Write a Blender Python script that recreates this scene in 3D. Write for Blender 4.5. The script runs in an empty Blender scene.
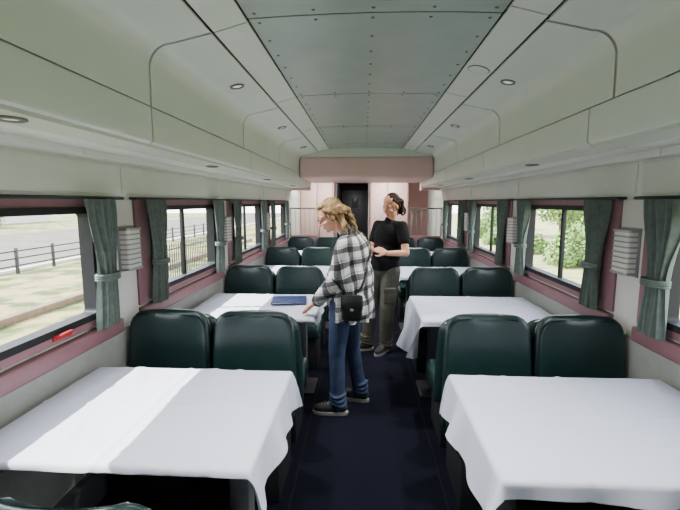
import bpy, bmesh, math, random
from mathutils import Vector, Matrix
from mathutils.bvhtree import BVHTree
V = Vector
S = bpy.context.scene
COL = S.collection
PI = math.pi
random.seed(4)

# ------------------------------------------------------------------ materials
def lin(c):
    r = []
    for v in c:
        v = v / 255.0
        r.append(v / 12.92 if v <= 0.04045 else ((v + 0.055) / 1.055) ** 2.4)
    return r

def mat(name, col, rough=.5, metal=0.0, var=.08, scale=15, bump=0.0, bscale=150, emit=0.0, coat=0.0, stretch=None, spec=None, col2=None):
    m = bpy.data.materials.new(name); m.use_nodes = True
    nt = m.node_tree; N = nt.nodes; L = nt.links
    b = N['Principled BSDF']
    c = lin(col); c2 = lin(col2) if col2 else c
    tc = N.new('ShaderNodeTexCoord')
    src = tc.outputs['Object']
    if stretch:
        mp = N.new('ShaderNodeMapping'); mp.inputs['Scale'].default_value = stretch
        L.new(src, mp.inputs['Vector']); src = mp.outputs['Vector']
    nz = N.new('ShaderNodeTexNoise'); nz.inputs['Scale'].default_value = scale; nz.inputs['Detail'].default_value = 4
    L.new(src, nz.inputs['Vector'])
    rp = N.new('ShaderNodeValToRGB')
    rp.color_ramp.elements[0].position = .42 if col2 else .3; rp.color_ramp.elements[1].position = .58 if col2 else .7
    rp.color_ramp.elements[0].color = [max(0, x * (1 - var)) for x in c] + [1]
    rp.color_ramp.elements[1].color = [min(1, x * (1 + var)) for x in c2] + [1]
    L.new(nz.outputs['Fac'], rp.inputs['Fac'])
    L.new(rp.outputs['Color'], b.inputs['Base Color'])
    b.inputs['Roughness'].default_value = rough
    b.inputs['Metallic'].default_value = metal
    if spec is not None: b.inputs['Specular IOR Level'].default_value = spec
    if coat: b.inputs['Coat Weight'].default_value = coat
    if emit:
        b.inputs['Emission Color'].default_value = c + [1]
        b.inputs['Emission Strength'].default_value = emit
    if bump:
        n2 = N.new('ShaderNodeTexNoise'); n2.inputs['Scale'].default_value = bscale; n2.inputs['Detail'].default_value = 3
        L.new(src, n2.inputs['Vector'])
        bp = N.new('ShaderNodeBump'); bp.inputs['Strength'].default_value = bump; bp.inputs['Distance'].default_value = .01
        L.new(n2.outputs['Fac'], bp.inputs['Height']); L.new(bp.outputs['Normal'], b.inputs['Normal'])
    return m

def mat_glass():
    m = bpy.data.materials.new('window_glass'); m.use_nodes = True
    nt = m.node_tree; N = nt.nodes; L = nt.links
    for n in list(N):
        if n.type == 'BSDF_PRINCIPLED': N.remove(n)
    t = N.new('ShaderNodeBsdfTransparent'); t.inputs['Color'].default_value = (.95, .97, .96, 1)
    g = N.new('ShaderNodeBsdfGlossy'); g.inputs['Roughness'].default_value = .03
    mx = N.new('ShaderNodeMixShader'); mx.inputs[0].default_value = .04
    L.new(t.outputs[0], mx.inputs[1]); L.new(g.outputs[0], mx.inputs[2])
    L.new(mx.outputs[0], N['Material Output'].inputs['Surface'])
    return m

def mat_plaid():
    m = mat('plaid_flannel', (225, 225, 222), .9)
    nt = m.node_tree; N = nt.nodes; L = nt.links; b = N['Principled BSDF']
    tc = N.new('ShaderNodeTexCoord'); sp = N.new('ShaderNodeSeparateXYZ')
    nz = N.new('ShaderNodeTexNoise'); nz.inputs['Scale'].default_value = 6; nz.inputs['Detail'].default_value = 1
    L.new(tc.outputs['Object'], nz.inputs['Vector'])
    ad = N.new('ShaderNodeVectorMath'); ad.operation = 'MULTIPLY_ADD'
    L.new(nz.outputs['Color'], ad.inputs[0]); ad.inputs[1].default_value = (.05, .05, .05); L.new(tc.outputs['Object'], ad.inputs[2])
    L.new(ad.outputs[0], sp.inputs[0])
    def M(op, a, bb):
        n = N.new('ShaderNodeMath'); n.operation = op
        for i, q in enumerate((a, bb)):
            if q is None: continue
            if isinstance(q, (int, float)): n.inputs[i].default_value = q
            else: L.new(q, n.inputs[i])
        return n.outputs[0]
    ang = M('ARCTAN2', M('SUBTRACT', sp.outputs[1], .02), M('SUBTRACT', sp.outputs[0], .075))   # angle about the wearer's trunk
    h = M('ADD', M('MULTIPLY', ang, .175), M('MULTIPLY', sp.outputs[2], .12))
    zz = M('SUBTRACT', sp.outputs[2], M('MULTIPLY', sp.outputs[0], .25))
    def stripe(t, p, duty, off):
        return M('LESS_THAN', M('FRACT', M('ADD', M('MULTIPLY', t, 1 / p), off), None), duty)
    a = stripe(h, .100, .36, .2); c = stripe(zz, .108, .36, .1)
    a2 = stripe(h, .100, .08, .76); c2 = stripe(zz, .108, .08, .66)
    s = M('ADD', M('MULTIPLY', M('ADD', a, c), .5), M('MULTIPLY', M('ADD', a2, c2), .25))
    rp = N.new('ShaderNodeValToRGB')
    e = rp.color_ramp.elements
    e[0].position = 0; e[0].color = (.60, .58, .55, 1)
    e[1].position = 1; e[1].color = (.016, .016, .018, 1)
    k = e.new(.5); k.color = (.11, .11, .115, 1)
    L.new(s, rp.inputs[0]); L.new(rp.outputs[0], b.inputs['Base Color'])
    return m

M = {
 'sage': mat('sage_ceiling_panel', (211, 220, 208), .45, var=.02, scale=3),
 'sage_dark': mat('grey_green_riveted_panel', (150, 166, 158), .38, var=.07, scale=4),
 'void': mat('dark_roof_void', (22, 25, 24), .9),
 'wallpale': mat('pale_wall_panel', (209, 215, 205), .55, var=.03, scale=4),
 'pillar': mat('off_white_pillar_laminate', (208, 204, 198), .5, var=.03, scale=5),
 'lower': mat('grey_lower_wall', (150, 151, 146), .6, var=.06),
 'mauve': mat('muted_rose_trim', (132, 94, 100), .5, var=.06),
 'pink': mat('dusty_pink_laminate', (190, 150, 146), .5, var=.04, scale=4),
 'palepink': mat('pale_pink_header', (218, 184, 179), .5, var=.03, scale=4),
 'strip': mat('pale_soffit_strip', (236, 238, 230), .5, var=.01),
 'black': mat('black_rubber', (24, 24, 25), .6),
 'gasket': mat('dark_window_metal', (36, 36, 38), .6, spec=.2),
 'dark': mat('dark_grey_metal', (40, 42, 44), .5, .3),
 'floortrim': mat('black_floor_trim', (20, 21, 26), .8, spec=.1),
 'carpet': mat('navy_carpet', (14, 16, 27), .95, var=.35, scale=90, bump=.5, bscale=400, spec=.08),
 'alu': mat('brushed_aluminium', (160, 162, 162), .35, .9, var=.05),
 'steel': mat('grey_painted_steel', (112, 114, 116), .45, .5),
 'vinyl': mat('dark_green_vinyl', (25, 45, 44), .29, var=.12, scale=8, bump=.05, bscale=260),
 'vinyl2': mat('dark_green_vinyl_pad', (28, 49, 48), .27, var=.12, scale=8, bump=.05, bscale=260),
 'cloth': mat('white_tablecloth', (192, 194, 207), .85, var=.02, scale=5, bump=.22, bscale=12),
 'wood': mat('laminate_tabletop', (140, 140, 132), .5),
 'curtain': mat('grey_green_curtain', (94, 106, 99), .9, var=.16, scale=30, bump=.2, bscale=300),
 'frost': mat('frosted_lamp_diffuser', (208, 207, 200), .4, var=.02),
 'rib': mat('grey_lamp_rib', (142, 142, 137), .45, var=.02),
 'lens': mat('lamp_lens', (210, 211, 203), .3, var=.02, emit=.25),
 'greyglass': mat('dull_grey_pane', (120, 124, 126), .2),
 'red': mat('red_plastic', (170, 34, 38), .4),
 'navy': mat('navy_cover', (34, 48, 98), .45),
 'paper': mat('white_paper', (220, 220, 216), .8),
 'skin': mat('skin', (210, 154, 130), .5, var=.05, scale=12),
 'skin2': mat('skin_tan', (204, 148, 122), .55, var=.05, scale=12, spec=.3),
 'blonde': mat('ash_blonde_hair', (146, 118, 84), .75, var=.5, scale=40, bump=.8, bscale=70, stretch=(1, 1, .22), spec=.15),
 'brownhair': mat('dark_brown_hair', (40, 27, 22), .8, var=.4, scale=30, bump=.6, bscale=60, stretch=(1, 1, .4), spec=.12),
 'jeans': mat('blue_denim', (42, 57, 88), .85, var=.25, scale=14, bump=.5, bscale=35),
 'olive': mat('grey_olive_cargo_cotton', (78, 77, 69), .9, var=.16, scale=12, bump=.5, bscale=26, spec=.2),
 'tee': mat('black_cotton', (14, 14, 16), .9, var=.2, scale=10, bump=.2, bscale=30, spec=.15),
 'leather': mat('black_leather', (18, 18, 20), .42, bump=.1),
 'shoe': mat('dark_grey_shoe', (46, 46, 50), .8),
 'sole': mat('pale_grey_sole', (140, 140, 138), .7),
 'eye': mat('eye_white', (215, 208, 202), .3),
 'iris': mat('dark_iris', (34, 24, 18), .2),
 'lip': mat('lips', (168, 98, 92), .5),
 'glass': mat_glass(),
 'plaid': mat_plaid(),
 'ground': mat('dry_grass_gravel', (64, 80, 22), .95, var=.2, scale=1.1, bump=.4, bscale=20, col2=(122, 112, 70)),
 'grass': mat('pale_dry_lawn', (132, 132, 84), .95, var=.3, scale=2.2),
 'road': mat('grey_asphalt', (112, 108, 100), 1.0, var=.12, scale=.6, spec=0.0, col2=(94, 91, 85)),
 'timber': mat('weathered_timber', (104, 84, 66), .85, var=.2, scale=6),
 'leaf': mat('leaf', (104, 134, 68), .8, var=.45, scale=1.5),
 'bark': mat('bark', (88, 72, 58), .9),
 'render': mat('pale_render', (190, 188, 180), .8),
 'roof': mat('grey_roof', (110, 108, 108), .8),
}

# ------------------------------------------------------------------ mesh helpers
def box(bm, x0, x1, y0, y1, z0, z1, bev=0, seg=2):
    vs = [bm.verts.new((x, y, z)) for x in (x0, x1) for y in (y0, y1) for z in (z0, z1)]
    fs = [bm.faces.new([vs[i] for i in q]) for q in
          ((0, 1, 3, 2), (4, 6, 7, 5), (0, 4, 5, 1), (2, 3, 7, 6), (0, 2, 6, 4), (1, 5, 7, 3))]
    if bev:
        es = list({e for f in fs for e in f.edges})
        bmesh.ops.bevel(bm, geom=es, offset=bev, segments=seg, affect='EDGES', profile=.5)

def frame_from(d):
    d = d.normalized()
    a = V((0, 0, 1)) if abs(d.z) < .9 else V((1, 0, 0))
    x = d.cross(a).normalized(); y = d.cross(x).normalized()
    return x, y, d

def cap(bm, p0, p1, r0, r1, seg=14, k=4):
    p0 = V(p0); p1 = V(p1)
    x, y, d = frame_from(p1 - p0)
    rings = []
    for i in range(1, k + 1):
        a = PI / 2 * i / k
        rings.append((p0 - d * r0 * math.cos(a), r0 * math.sin(a)))
    for i in range(k):
        a = PI / 2 * i / k
        rings.append((p1 + d * r1 * math.sin(a), r1 * math.cos(a)))
    loops = [[bm.verts.new(c + (x * math.cos(2 * PI * j / seg) + y * math.sin(2 * PI * j / seg)) * r) for j in range(seg)] for c, r in rings]
    a0 = bm.verts.new(p0 - d * r0); a1 = bm.verts.new(p1 + d * r1)
    for A, B in zip(loops, loops[1:]):
        for j in range(seg):
            bm.faces.new((A[j], A[(j + 1) % seg], B[(j + 1) % seg], B[j]))
    for j in range(seg):
        bm.faces.new((a0, loops[0][(j + 1) % seg], loops[0][j])); bm.faces.new((a1, loops[-1][j], loops[-1][(j + 1) % seg]))

def cyl(bm, p0, p1, r0, r1=None, seg=16):
    r1 = r0 if r1 is None else r1
    p0 = V(p0); p1 = V(p1); x, y, d = frame_from(p1 - p0)
    A = [bm.verts.new(p0 + (x * math.cos(2 * PI * j / seg) + y * math.sin(2 * PI * j / seg)) * r0) for j in range(seg)]
    B = [bm.verts.new(p1 + (x * math.cos(2 * PI * j / seg) + y * math.sin(2 * PI * j / seg)) * r1) for j in range(seg)]
    for j in range(seg): bm.faces.new((A[j], A[(j + 1) % seg], B[(j + 1) % seg], B[j]))
    bm.faces.new(A[::-1]); bm.faces.new(B)

def ell(bm, c, ax):
    Mx = Matrix((ax[0], ax[1], ax[2])).transposed().to_4x4(); Mx.translation = V(c)
    bmesh.ops.create_uvsphere(bm, u_segments=20, v_segments=12, radius=1, matrix=Mx)

def tube(bm, pts, r, seg=8, closed=False):
    pts = [V(p) for p in pts]; n = len(pts); loops = []
    for i, p in enumerate(pts):
        a = pts[(i - 1) % n] if (closed or i > 0) else p
        b = pts[(i + 1) % n] if (closed or i < n - 1) else p
        x, y, d = frame_from(b - a)
        loops.append([bm.verts.new(p + (x * math.cos(2 * PI * j / seg) + y * math.sin(2 * PI * j / seg)) * r) for j in range(seg)])
    rng = range(n if closed else n - 1)
    for i in rng:
        A = loops[i]; B = loops[(i + 1) % n]
        for j in range(seg): bm.faces.new((A[j], A[(j + 1) % seg], B[(j + 1) % seg], B[j]))
    if not closed: bm.faces.new(loops[0][::-1]); bm.faces.new(loops[-1])

def rrect(hy, hz, r, n=6):
    pts = []
    for cx, cz, a0 in ((hy - r, hz - r, 0), (-hy + r, hz - r, PI / 2), (-hy + r, -hz + r, PI), (hy - r, -hz + r, 3 * PI / 2)):
        for i in range(n + 1):
            a = a0 + PI / 2 * i / n
            pts.append((cx + r * math.cos(a), cz + r * math.sin(a)))
    return pts

def ring(bm, outer, inner, x0, x1):      # loops in the (y, z) plane, depth along x
    n = len(outer)
    L = [[bm.verts.new((x, p[0], p[1])) for p in lp] for lp, x in ((outer, x0), (outer, x1), (inner, x1), (inner, x0))]
    for a in range(4):
        A = L[a]; B = L[(a + 1) % 4]
        for j in range(n): bm.faces.new((A[j], A[(j + 1) % n], B[(j + 1) % n], B[j]))

def strip(bm, prof, y0, y1, t=.012, s=1):   # profile panel (x, z) extruded along y; thickness away from the room
    n = len(prof); P = [V((p[0], 0, p[1])) for p in prof]; Q = []
    for i in range(n):
        d = (P[min(i + 1, n - 1)] - P[max(i - 1, 0)]).normalized()
        nn = V((-d.z, 0, d.x))
        if nn.dot(V((1, 0, 1))) < 0 and not (abs(nn.z) > .9 and nn.z > 0): nn = -nn
        Q.append(P[i] + nn * t)
    loop = P + Q[::-1]
    A = [bm.verts.new((s * p.x, y0, p.z)) for p in loop]; B = [bm.verts.new((s * p.x, y1, p.z)) for p in loop]
    m = len(loop)
    for j in range(m): bm.faces.new((A[j], A[(j + 1) % m], B[(j + 1) % m], B[j]))
    for i in range(n - 1):
        bm.faces.new((A[i], A[i + 1], A[m - 2 - i], A[m - 1 - i])); bm.faces.new((B[i], B[i + 1], B[m - 2 - i], B[m - 1 - i]))

def finish(me, angle=.7):
    me.shade_smooth()
    try: me.set_sharp_from_angle(angle=angle)
    except Exception: pass

def obj(name, bm, m, parent=None, loc=(0, 0, 0), angle=.7, label=None, recalc=True):
    if recalc: bmesh.ops.recalc_face_normals(bm, faces=bm.faces[:])
    me = bpy.data.meshes.new(name); bm.to_mesh(me); bm.free()
    me.materials.append(m); finish(me, angle)
    o = bpy.data.objects.new(name, me); COL.objects.link(o); o.location = loc
    if parent: o.parent = parent
    if label: o['label'] = label
    return o

def thing(name, label, cat, loc=(0, 0, 0), rz=0, group=None):
    o = bpy.data.objects.new(name, None); COL.objects.link(o); o.empty_display_size = .1
    o.location = loc; o.rotation_euler = (0, 0, rz); o['label'] = label; o['category'] = cat
    if group: o['group'] = group
    return o

def tag(o, label, cat, group=None):
    o['label'] = label; o['category'] = cat
    if group: o['group'] = group
    return o

def struct(name, bm, m, label, cat, loc=(0, 0, 0), angle=.7):
    o = obj(name, bm, m, None, loc, angle); o['kind'] = 'structure'; o['label'] = label; o['category'] = cat
    return o

def sthing(name, label, cat, loc=(0, 0, 0), rz=0):
    o = thing(name, label, cat, loc, rz); o['kind'] = 'structure'; return o

def dup(root, loc, rz, label, group=None):
    r = root.copy(); COL.objects.link(r); r.location = loc; r.rotation_euler = (0, 0, rz); r['label'] = label
    if group: r['group'] = group
    for ch in list(root.children):
        c = ch.copy(); COL.objects.link(c); c.parent = r
        for g in list(ch.children):
            d = g.copy(); COL.objects.link(d); d.parent = c
    return r

NB = bmesh.new
SIDE = {-1: 'left', 1: 'right'}
ORD = ['nearest', 'second', 'third', 'farthest']

# ------------------------------------------------------------------ setting
PITCH = 1.82
YT = [1.67 + PITCH * i for i in range(4)]        # table centres
YG = [2.52 + PITCH * i for i in range(-1, 4)]    # between seat backs
YW = [1.55 + PITCH * i for i in range(-3, 4)]    # window centres
YP = [2.46 + PITCH * i for i in range(4)]        # pillars
YPA = [2.46 + PITCH * i for i in range(-4, 4)]
XW = 1.52; YB = -5.0; YE = 8.16; YEND = 10.2; YH = 6.75; TW = .045

bm = NB(); box(bm, -XW - TW, XW + TW, YB - .1, 13.2, -.06, 0)
struct('floor', bm, M['carpet'], 'dark navy carpeted floor of the dining car', 'floor')
for s in (-1, 1):
    bm = NB(); box(bm, s * .43 - .006, s * .43 + .006, YB, YE, 0, .005)
    struct('trim_%d' % (1 if s < 0 else 2), bm, M['floortrim'], 'thin dark floor strip along the %s edge of the aisle' % SIDE[s], 'trim')

for s in (-1, 1):
    bm = NB()
    a, b = sorted((s * XW, s * (XW + TW)))
    box(bm, a, b, YB, YEND, 0, 1.01); box(bm, a, b, YB, YEND, 1.62, 2.62)
    edges = [YB] + sum([[y - .62, y + .62] for y in YW], []) + [YEND]
    for i in range(0, len(edges), 2): box(bm, a, b, edges[i], edges[i + 1], 1.01, 1.62)
    w = struct('wall_' + SIDE[s], bm, M['wallpale'], '%s side wall of the dining car with windows' % SIDE[s], 'wall')
    for y in YPA[1:]:
        bm = NB(); a, b = sorted((s * (XW - .014), s * (XW + .001))); box(bm, a, b, y - .11, y + .11, .9, 1.655, .004)
        obj('pillar_panel', bm, M['pillar'], w)
    bm = NB(); a, b = sorted((s * (XW - .010), s * (XW + .001))); box(bm, a, b, YB, YE, .2, .862, .003)
    obj('lower_panel', bm, M['lower'], w)
    for y in YPA:                      # seams of the panel above the windows
        bm = NB(); a, b = sorted((s * (XW - .006), s * (XW + .001))); box(bm, a, b, max(YB, y + .02), y + 1.79, 1.69, 1.855, .003)
        obj('upper_panel', bm, M['wallpale'], w)
    bm = NB(); a, b = sorted((s * (XW - .05), s * XW)); box(bm, a, b, YB, YE, .001, .19, .008)
    struct('baseboard_' + SIDE[s], bm, M['steel'], 'grey heater cover along the foot of the %s wall' % SIDE[s], 'baseboard')

WL = ['second window behind the camera', 'window behind the camera', 'window beside the camera', 'nearest visible window', 'second visible window', 'third visible window', 'farthest window']
k = 0
for s in (-1, 1):
    for i, y in enumerate(YW):
        k += 1
        t = sthing('window_%d' % k, WL[i] + ' in the %s wall, rose frame and dark inner frame' % SIDE[s], 'window', (s * XW, y, 1.31), 0 if s < 0 else PI)
        # local +x = into the room
        bm = NB(); ring(bm, rrect(.795, .345, .01), rrect(.60, .285, .03), -.002, .022)
        obj('window_frame', bm, M['mauve'], t)
        bm = NB(); ring(bm, rrect(.618, .305, .03), rrect(.582, .270, .025), -.045, .028)
        obj('gasket', bm, M['gasket'], t)
        if i > 3:
            bm = NB(); box(bm, -.040, -.012, -.017, .017, -.272, .272, .003)
            obj('mullion', bm, M['gasket'], t)
        bm = NB(); bm.faces.new([bm.verts.new(p) for p in ((-.028, -.592, -.276), (-.028, .592, -.276), (-.028, .592, .276), (-.028, -.592, .276))])
        obj('window_pane', bm, M['glass'], t)
        bm = NB(); box(bm, -.001, .05, -.795, .795, -.445, -.36, .012, 3)
        obj('sill', bm, M['mauve'], t)
        bm = NB(); tube(bm, [(.06, -.84, .352), (.06, .84, .352)], .009)
        for yy in (-.8, .8): box(bm, -.002, .068, yy - .012, yy + .012, .343, .361)
        obj('curtain_rail', bm, M['dark'], t)

# ceiling
bm = NB(); box(bm, -XW - TW, XW + TW, YB, YEND + 3, 2.63, 2.68)
CE = struct('ceiling', bm, M['void'], 'pale sage green panelled ceiling of the dining car', 'ceiling')
prB = [(.592, 2.483), (.755, 2.441)]
arc = [(.97 + .11 * math.sin(a), 2.285 + .11 * math.cos(a)) for a in [PI / 2 * i / 8 for i in range(9)]]
prC = [(.771, 2.438)] + arc + [(1.083, 2.107)]
prD = [(1.083, 2.100), (1.083, 1.95), (1.088, 1.935), (1.103, 1.926)]
def stations(off, step):
    r = []; y = off
    while y < YE - .01:
        a = max(y, YB); b = min(y + step, YE)
        if b > a + .05: r.append((a, b))
        y += step
    return r
CZ = lambda x: 2.500 - .015 * (x / .58) ** 2
for a, b in stations(2.02 - 1.42 * 5, 1.42):
    bm = NB()
    P = [(x, CZ(x)) for x in (-.58, -.4, -.2, 0, .2, .4, .58)]; A = []
    for y in (a + .007, b - .007):
        A.append([bm.verts.new((x, y, z)) for x, z in P] + [bm.verts.new((x, y, z + .014)) for x, z in P[::-1]])
    m = len(A[0])
    for j in range(m): bm.faces.new((A[0][j], A[0][(j + 1) % m], A[1][(j + 1) % m], A[1][j]))
    n = len(P)
    for q in A:
        for i in range(n - 1): bm.faces.new((q[i], q[i + 1], q[m - 2 - i], q[m - 1 - i]))
    obj('center_panel', bm, M['sage_dark'], CE, recalc=True)
    bm = NB()
    for x in (-.54, -.27, 0, .27, .54):
        for q in range(7):
            y = a + .05 + (b - a - .1) * q / 6
            if abs(x) == .27 and q not in (0, 6): continue
            z = CZ(x)
            cyl(bm, (x, y, z + .001), (x, y, z - .004), .010, .007, 8)
    obj('rivets', bm, M['steel'], CE)
for s in (-1, 1):
    for a, b in stations((2.05 if s < 0 else 1.95) - 1.42 * 5, 1.42):
        bm = NB(); strip(bm, prB, a + .005, b - .005, s=s); obj('inner_panel', bm, M['sage'], CE)
    for a, b in stations((2.05 if s < 0 else 2.0) - 1.58 * 5, 1.58):
        bm = NB(); strip(bm, prC, a + .009, b - .009, s=s); obj('cove_panel', bm, M['sage'], CE)
    for a, b in stations((2.05 if s < 0 else 2.2) - 1.82 * 4, 1.82):
        bm = NB(); strip(bm, prD, a + .006, b - .006, s=s); obj('fascia_panel', bm, M['sage'], CE)
        bm = NB(); q = sorted((s * 1.106, s * 1.27)); box(bm, q[0], q[1], a + .003, b - .003, 1.912, 1.926); obj('soffit_panel', bm, M['sage'], CE)
        bm = NB(); q = sorted((s * 1.272, s * 1.44)); box(bm, q[0], q[1], a + .01, b - .01, 1.908, 1.922, .003); obj('pale_strip', bm, M['strip'], CE)  # middle strip is paler than the soffit panels and does not emit
        bm = NB(); q = sorted((s * 1.442, s * 1.518)); box(bm, q[0], q[1], a + .003, b - .003, 1.87, 1.93, .006); obj('soffit_edge', bm, M['wallpale'], CE)
bm = NB(); box(bm, -1.08, 1.08, YH + .015, YH + .1, 2.36, 2.6); obj('end_panel', bm, M['sage'], CE)

# end of the room
bm = NB(); box(bm, -XW, XW, YB - .1, YB, 0, 2.66); struct('wall_back', bm, M['palepink'], 'pink bulkhead behind the camera', 'wall')
bm = NB(); box(bm, -1.082, 1.082, YH, YE + .3, 2.02, 2.37, .05, 4); struct('trim_3', bm, M['palepink'], 'pale pink rounded header box across the end of the dining room', 'header')
bm = NB(); box(bm, -XW, -1.09, YE, YE + .3, 1.87, 2.62); box(bm, 1.09, XW, YE, YE + .3, 1.87, 2.62); struct('trim_4', bm, M['palepink'], 'pink end pieces of the side ledges', 'trim')
bm = NB(); box(bm, -XW, XW, YE + .3, YEND, 2.3, 2.34); struct('ceiling_vestibule', bm, M['sage'], 'low ceiling of the vestibule beyond the header', 'ceiling')
bm = NB(); box(bm, .12, .98, 9.5, YEND + .06, 0, 2.3); box(bm, -XW, -.72, 9.7, YEND + .06, 0, 2.3); box(bm, -.72, .12, YEND, YEND + .06, 2.14, 2.6); box(bm, .98, XW, YEND, YEND + .06, 0, 2.3)
wf = struct('wall_far', bm, M['pink'], 'dusty pink end walls on both sides of a dark passage', 'wall')
for x0, x1, y in ((.14, .50, 9.5), (.53, .96, 9.5), (-1.10, -.75, 9.7), (-1.49, -1.13, 9.7)):
    bm = NB(); box(bm, x0, x1, y - .018, y + .001, .12, 2.12, .006); obj('panel', bm, M['palepink'], wf)
d = sthing('door_1', 'narrow open doorway to the dark passage at the end', 'doorway', (-.30, YEND, 0))
bm = NB()
box(bm, -.42, -.385, -.02, .08, 0, 2.14, .004); box(bm, .38, .415, -.02, .08, 0, 2.14, .004); box(bm, -.385, .38, -.02, .08, 2.11, 2.14, .004)
obj('door_frame', bm, M['pillar'], d)
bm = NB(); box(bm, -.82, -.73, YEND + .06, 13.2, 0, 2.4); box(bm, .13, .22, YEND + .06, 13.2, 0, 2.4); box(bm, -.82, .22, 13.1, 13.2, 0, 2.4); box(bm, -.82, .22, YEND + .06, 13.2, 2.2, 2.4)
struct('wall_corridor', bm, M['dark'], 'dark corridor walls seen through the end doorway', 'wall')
d = sthing('door_2', 'dark grey door with small window at the end of the corridor', 'door', (-.30, 13.05, 0))
bm = NB(); box(bm, -.40, .40, -.02, .02, 0, 2.0, .006); obj('door_leaf', bm, M['steel'], d)
bm = NB(); box(bm, -.10, .10, -.028, -.018, 1.45, 1.75, .01); obj('door_window', bm, M['greyglass'], d)
for s in (-1, 1):       # low divider screens
    t = thing('divider_screen', 'low glazed divider screen behind the farthest %s seats' % SIDE[s], 'screen', (s * 1.20, YE + .06, 0), group='divider screens at the end of the dining room')
    bm = NB(); box(bm, -.30, .30, -.02, .02, 0, .98, .006); obj('lower_panel', bm, M['pink'], t)
    bm = NB()
    for x in (-.29, .29): box(bm, x - .014, x + .014, -.018, .018, .98, 1.52, .004)
    box(bm, -.304, .304, -.018, .018, 1.50, 1.53, .004); obj('frame', bm, M['alu'], t)
    bm = NB()
    for q in range(1, 6): cyl(bm, (-.29 + .0967 * q, 0, .98), (-.29 + .0967 * q, 0, 1.5), .006, seg=8)
    obj('bars', bm, M['alu'], t)
    bm = NB(); bm.faces.new([bm.verts.new(p) for p in ((-.276, .01, .98), (.276, .01, .98), (.276, .01, 1.5), (-.276, .01, 1.5))]); obj('glass_panel', bm, M['glass'], t)

# ------------------------------------------------------------------ tables and cloths
def make_table():
    t = thing('dining_table', 'x', 'table')
    bm = NB(); box(bm, .055, 1.095, -.4, .4, .705, .742, .01); obj('tabletop', bm, M['wood'], t)
    bm = NB(); box(bm, .905, .995, -.045, .045, .02, .705, .012); obj('leg', bm, M['steel'], t)
    bm = NB(); box(bm, .83, 1.07, -.16, .16, .0, .022, .008); obj('base_plate', bm, M['dark'], t)
    bm = NB(); box(bm, .016, .12, -.3, .3, .62, .705, .006); obj('wall_bracket', bm, M['steel'], t)
    return t
def cloth_bm(s, ax, fo, bo, seed):
    rnd = random.Random(seed); W = 1.10; D0 = -.408; D1 = .408; R = .012; X0 = .057
    def grid(a, b, st): n = max(2, int(round((b - a) / st))); return [a + (b - a) * i / n for i in range(n + 1)]
    us = grid(X0, W, .0125) + grid(W, W + ax, .012)[1:]
    vs = grid(D0 - fo, D0, .012)[:-1] + grid(D0, D1, .0125) + grid(D1, D1 + bo, .012)[1:]
    p = [rnd.uniform(0, 6.28) for _ in range(8)]
    wr = []                                   # creases: straight fold lines and short wrinkles (centre, direction, length, height, width)
    for _ in range(22):
        a = rnd.uniform(0, PI); wr.append((rnd.uniform(.1, 1.0), rnd.uniform(-.38, .38), math.cos(a), math.sin(a), rnd.uniform(.08, .25), rnd.uniform(.002, .006), rnd.uniform(.014, .028)))
    def crease(u, v):
        z = .005 * math.exp(-((u - .56) / .012) ** 2) + .005 * math.exp(-((v - .01) / .012) ** 2) + .003 * math.exp(-((u - .83) / .012) ** 2)
        for cx, cy, dx, dy, ln, h, wd in wr:
            a = (u - cx) * dx + (v - cy) * dy; b = -(u - cx) * dy + (v - cy) * dx + .15 * a * a
            z += h * math.exp(-(a / ln) ** 2 - (b / wd) ** 2)
        return z
    bm = NB(); rows = []
    for u in us:
        row = []
        for v in vs:
            du = max(0, u - W); dv = max(0, D0 - v) or max(0, v - D1); vsn = -1 if v < D0 else 1
            r = math.hypot(du, dv); cu = min(u, W); cv = min(max(v, D0), D1)
            z = .748 + .0012 * (1 + math.sin(7 * u + p[0]) * math.sin(6 * v + p[1])) + crease(cu, cv)
            if r < 1e-6: co = V((cu, cv, z))
            else:
                dx, dy = du / r, vsn * dv / r
                a = min(r / R, PI / 2); h = R * math.sin(a); dz = R * (1 - math.cos(a)); L = max(0, r - R * PI / 2)
                corner = 2 * du * dv / (r * r)
                arcp = v if du > dv else u
                rip = .55 * math.sin(11 * arcp + p[3]) + .45 * math.sin(23 * arcp + p[4])
                tilt = .18 + .22 * rip * (1 - corner) + .28 * corner
                L *= 1 + .12 * math.sin(7 * arcp + p[6])
                h += L * math.sin(max(.01, tilt)); dz += L * math.cos(tilt)
                co = V((cu + dx * h, cv + dy * h, z - dz))
            row.append(bm.verts.new((co.x * (1 if s < 0 else -1), co.y, co.z)))
        rows.append(row)
    for A, B in zip(rows, rows[1:]):
        for j in range(len(A) - 1): bm.faces.new((A[j], A[j + 1], B[j + 1], B[j]))
    return bm
T0 = None
over = {(-1, 0): (.19, .03, .02), (1, 0): (.21, .07, .02), (-1, 1): (.10, .03, .02), (1, 1): (.36, .05, .05), (-1, 2): (.12, .03, .02), (1, 2): (.2, .04, .02), (-1, 3): (.15, .03, .02), (1, 3): (.15, .03, .02)}
for s in (-1, 1):
    for i, y in enumerate(YT):
        lab = '%s dining table on the %s side, under a white cloth' % (ORD[i], SIDE[s])
        loc = (s * XW, y, 0); rz = 0 if s < 0 else PI
        if T0 is None:
            T0 = make_table(); T0.location = loc; T0.rotation_euler = (0, 0, rz); T0['label'] = lab; T0['group'] = 'dining tables along both walls'
        else: dup(T0, loc, rz, lab)
        o = obj('tablecloth', cloth_bm(s, *over[(s, i)], 10 * i + s + 1), M['cloth'], None, (s * XW, y, 0), angle=1.5)
        extra = {(-1, 0): ' with a bright patch of sun', (1, 1): ' with a deep drop into the aisle', (-1, 1): ' under the navy folder'}.get((s, i), '')
        tag(o, 'white tablecloth on the %s %s table%s' % (ORD[i], SIDE[s], extra), 'tablecloth', 'white tablecloths')

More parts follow.
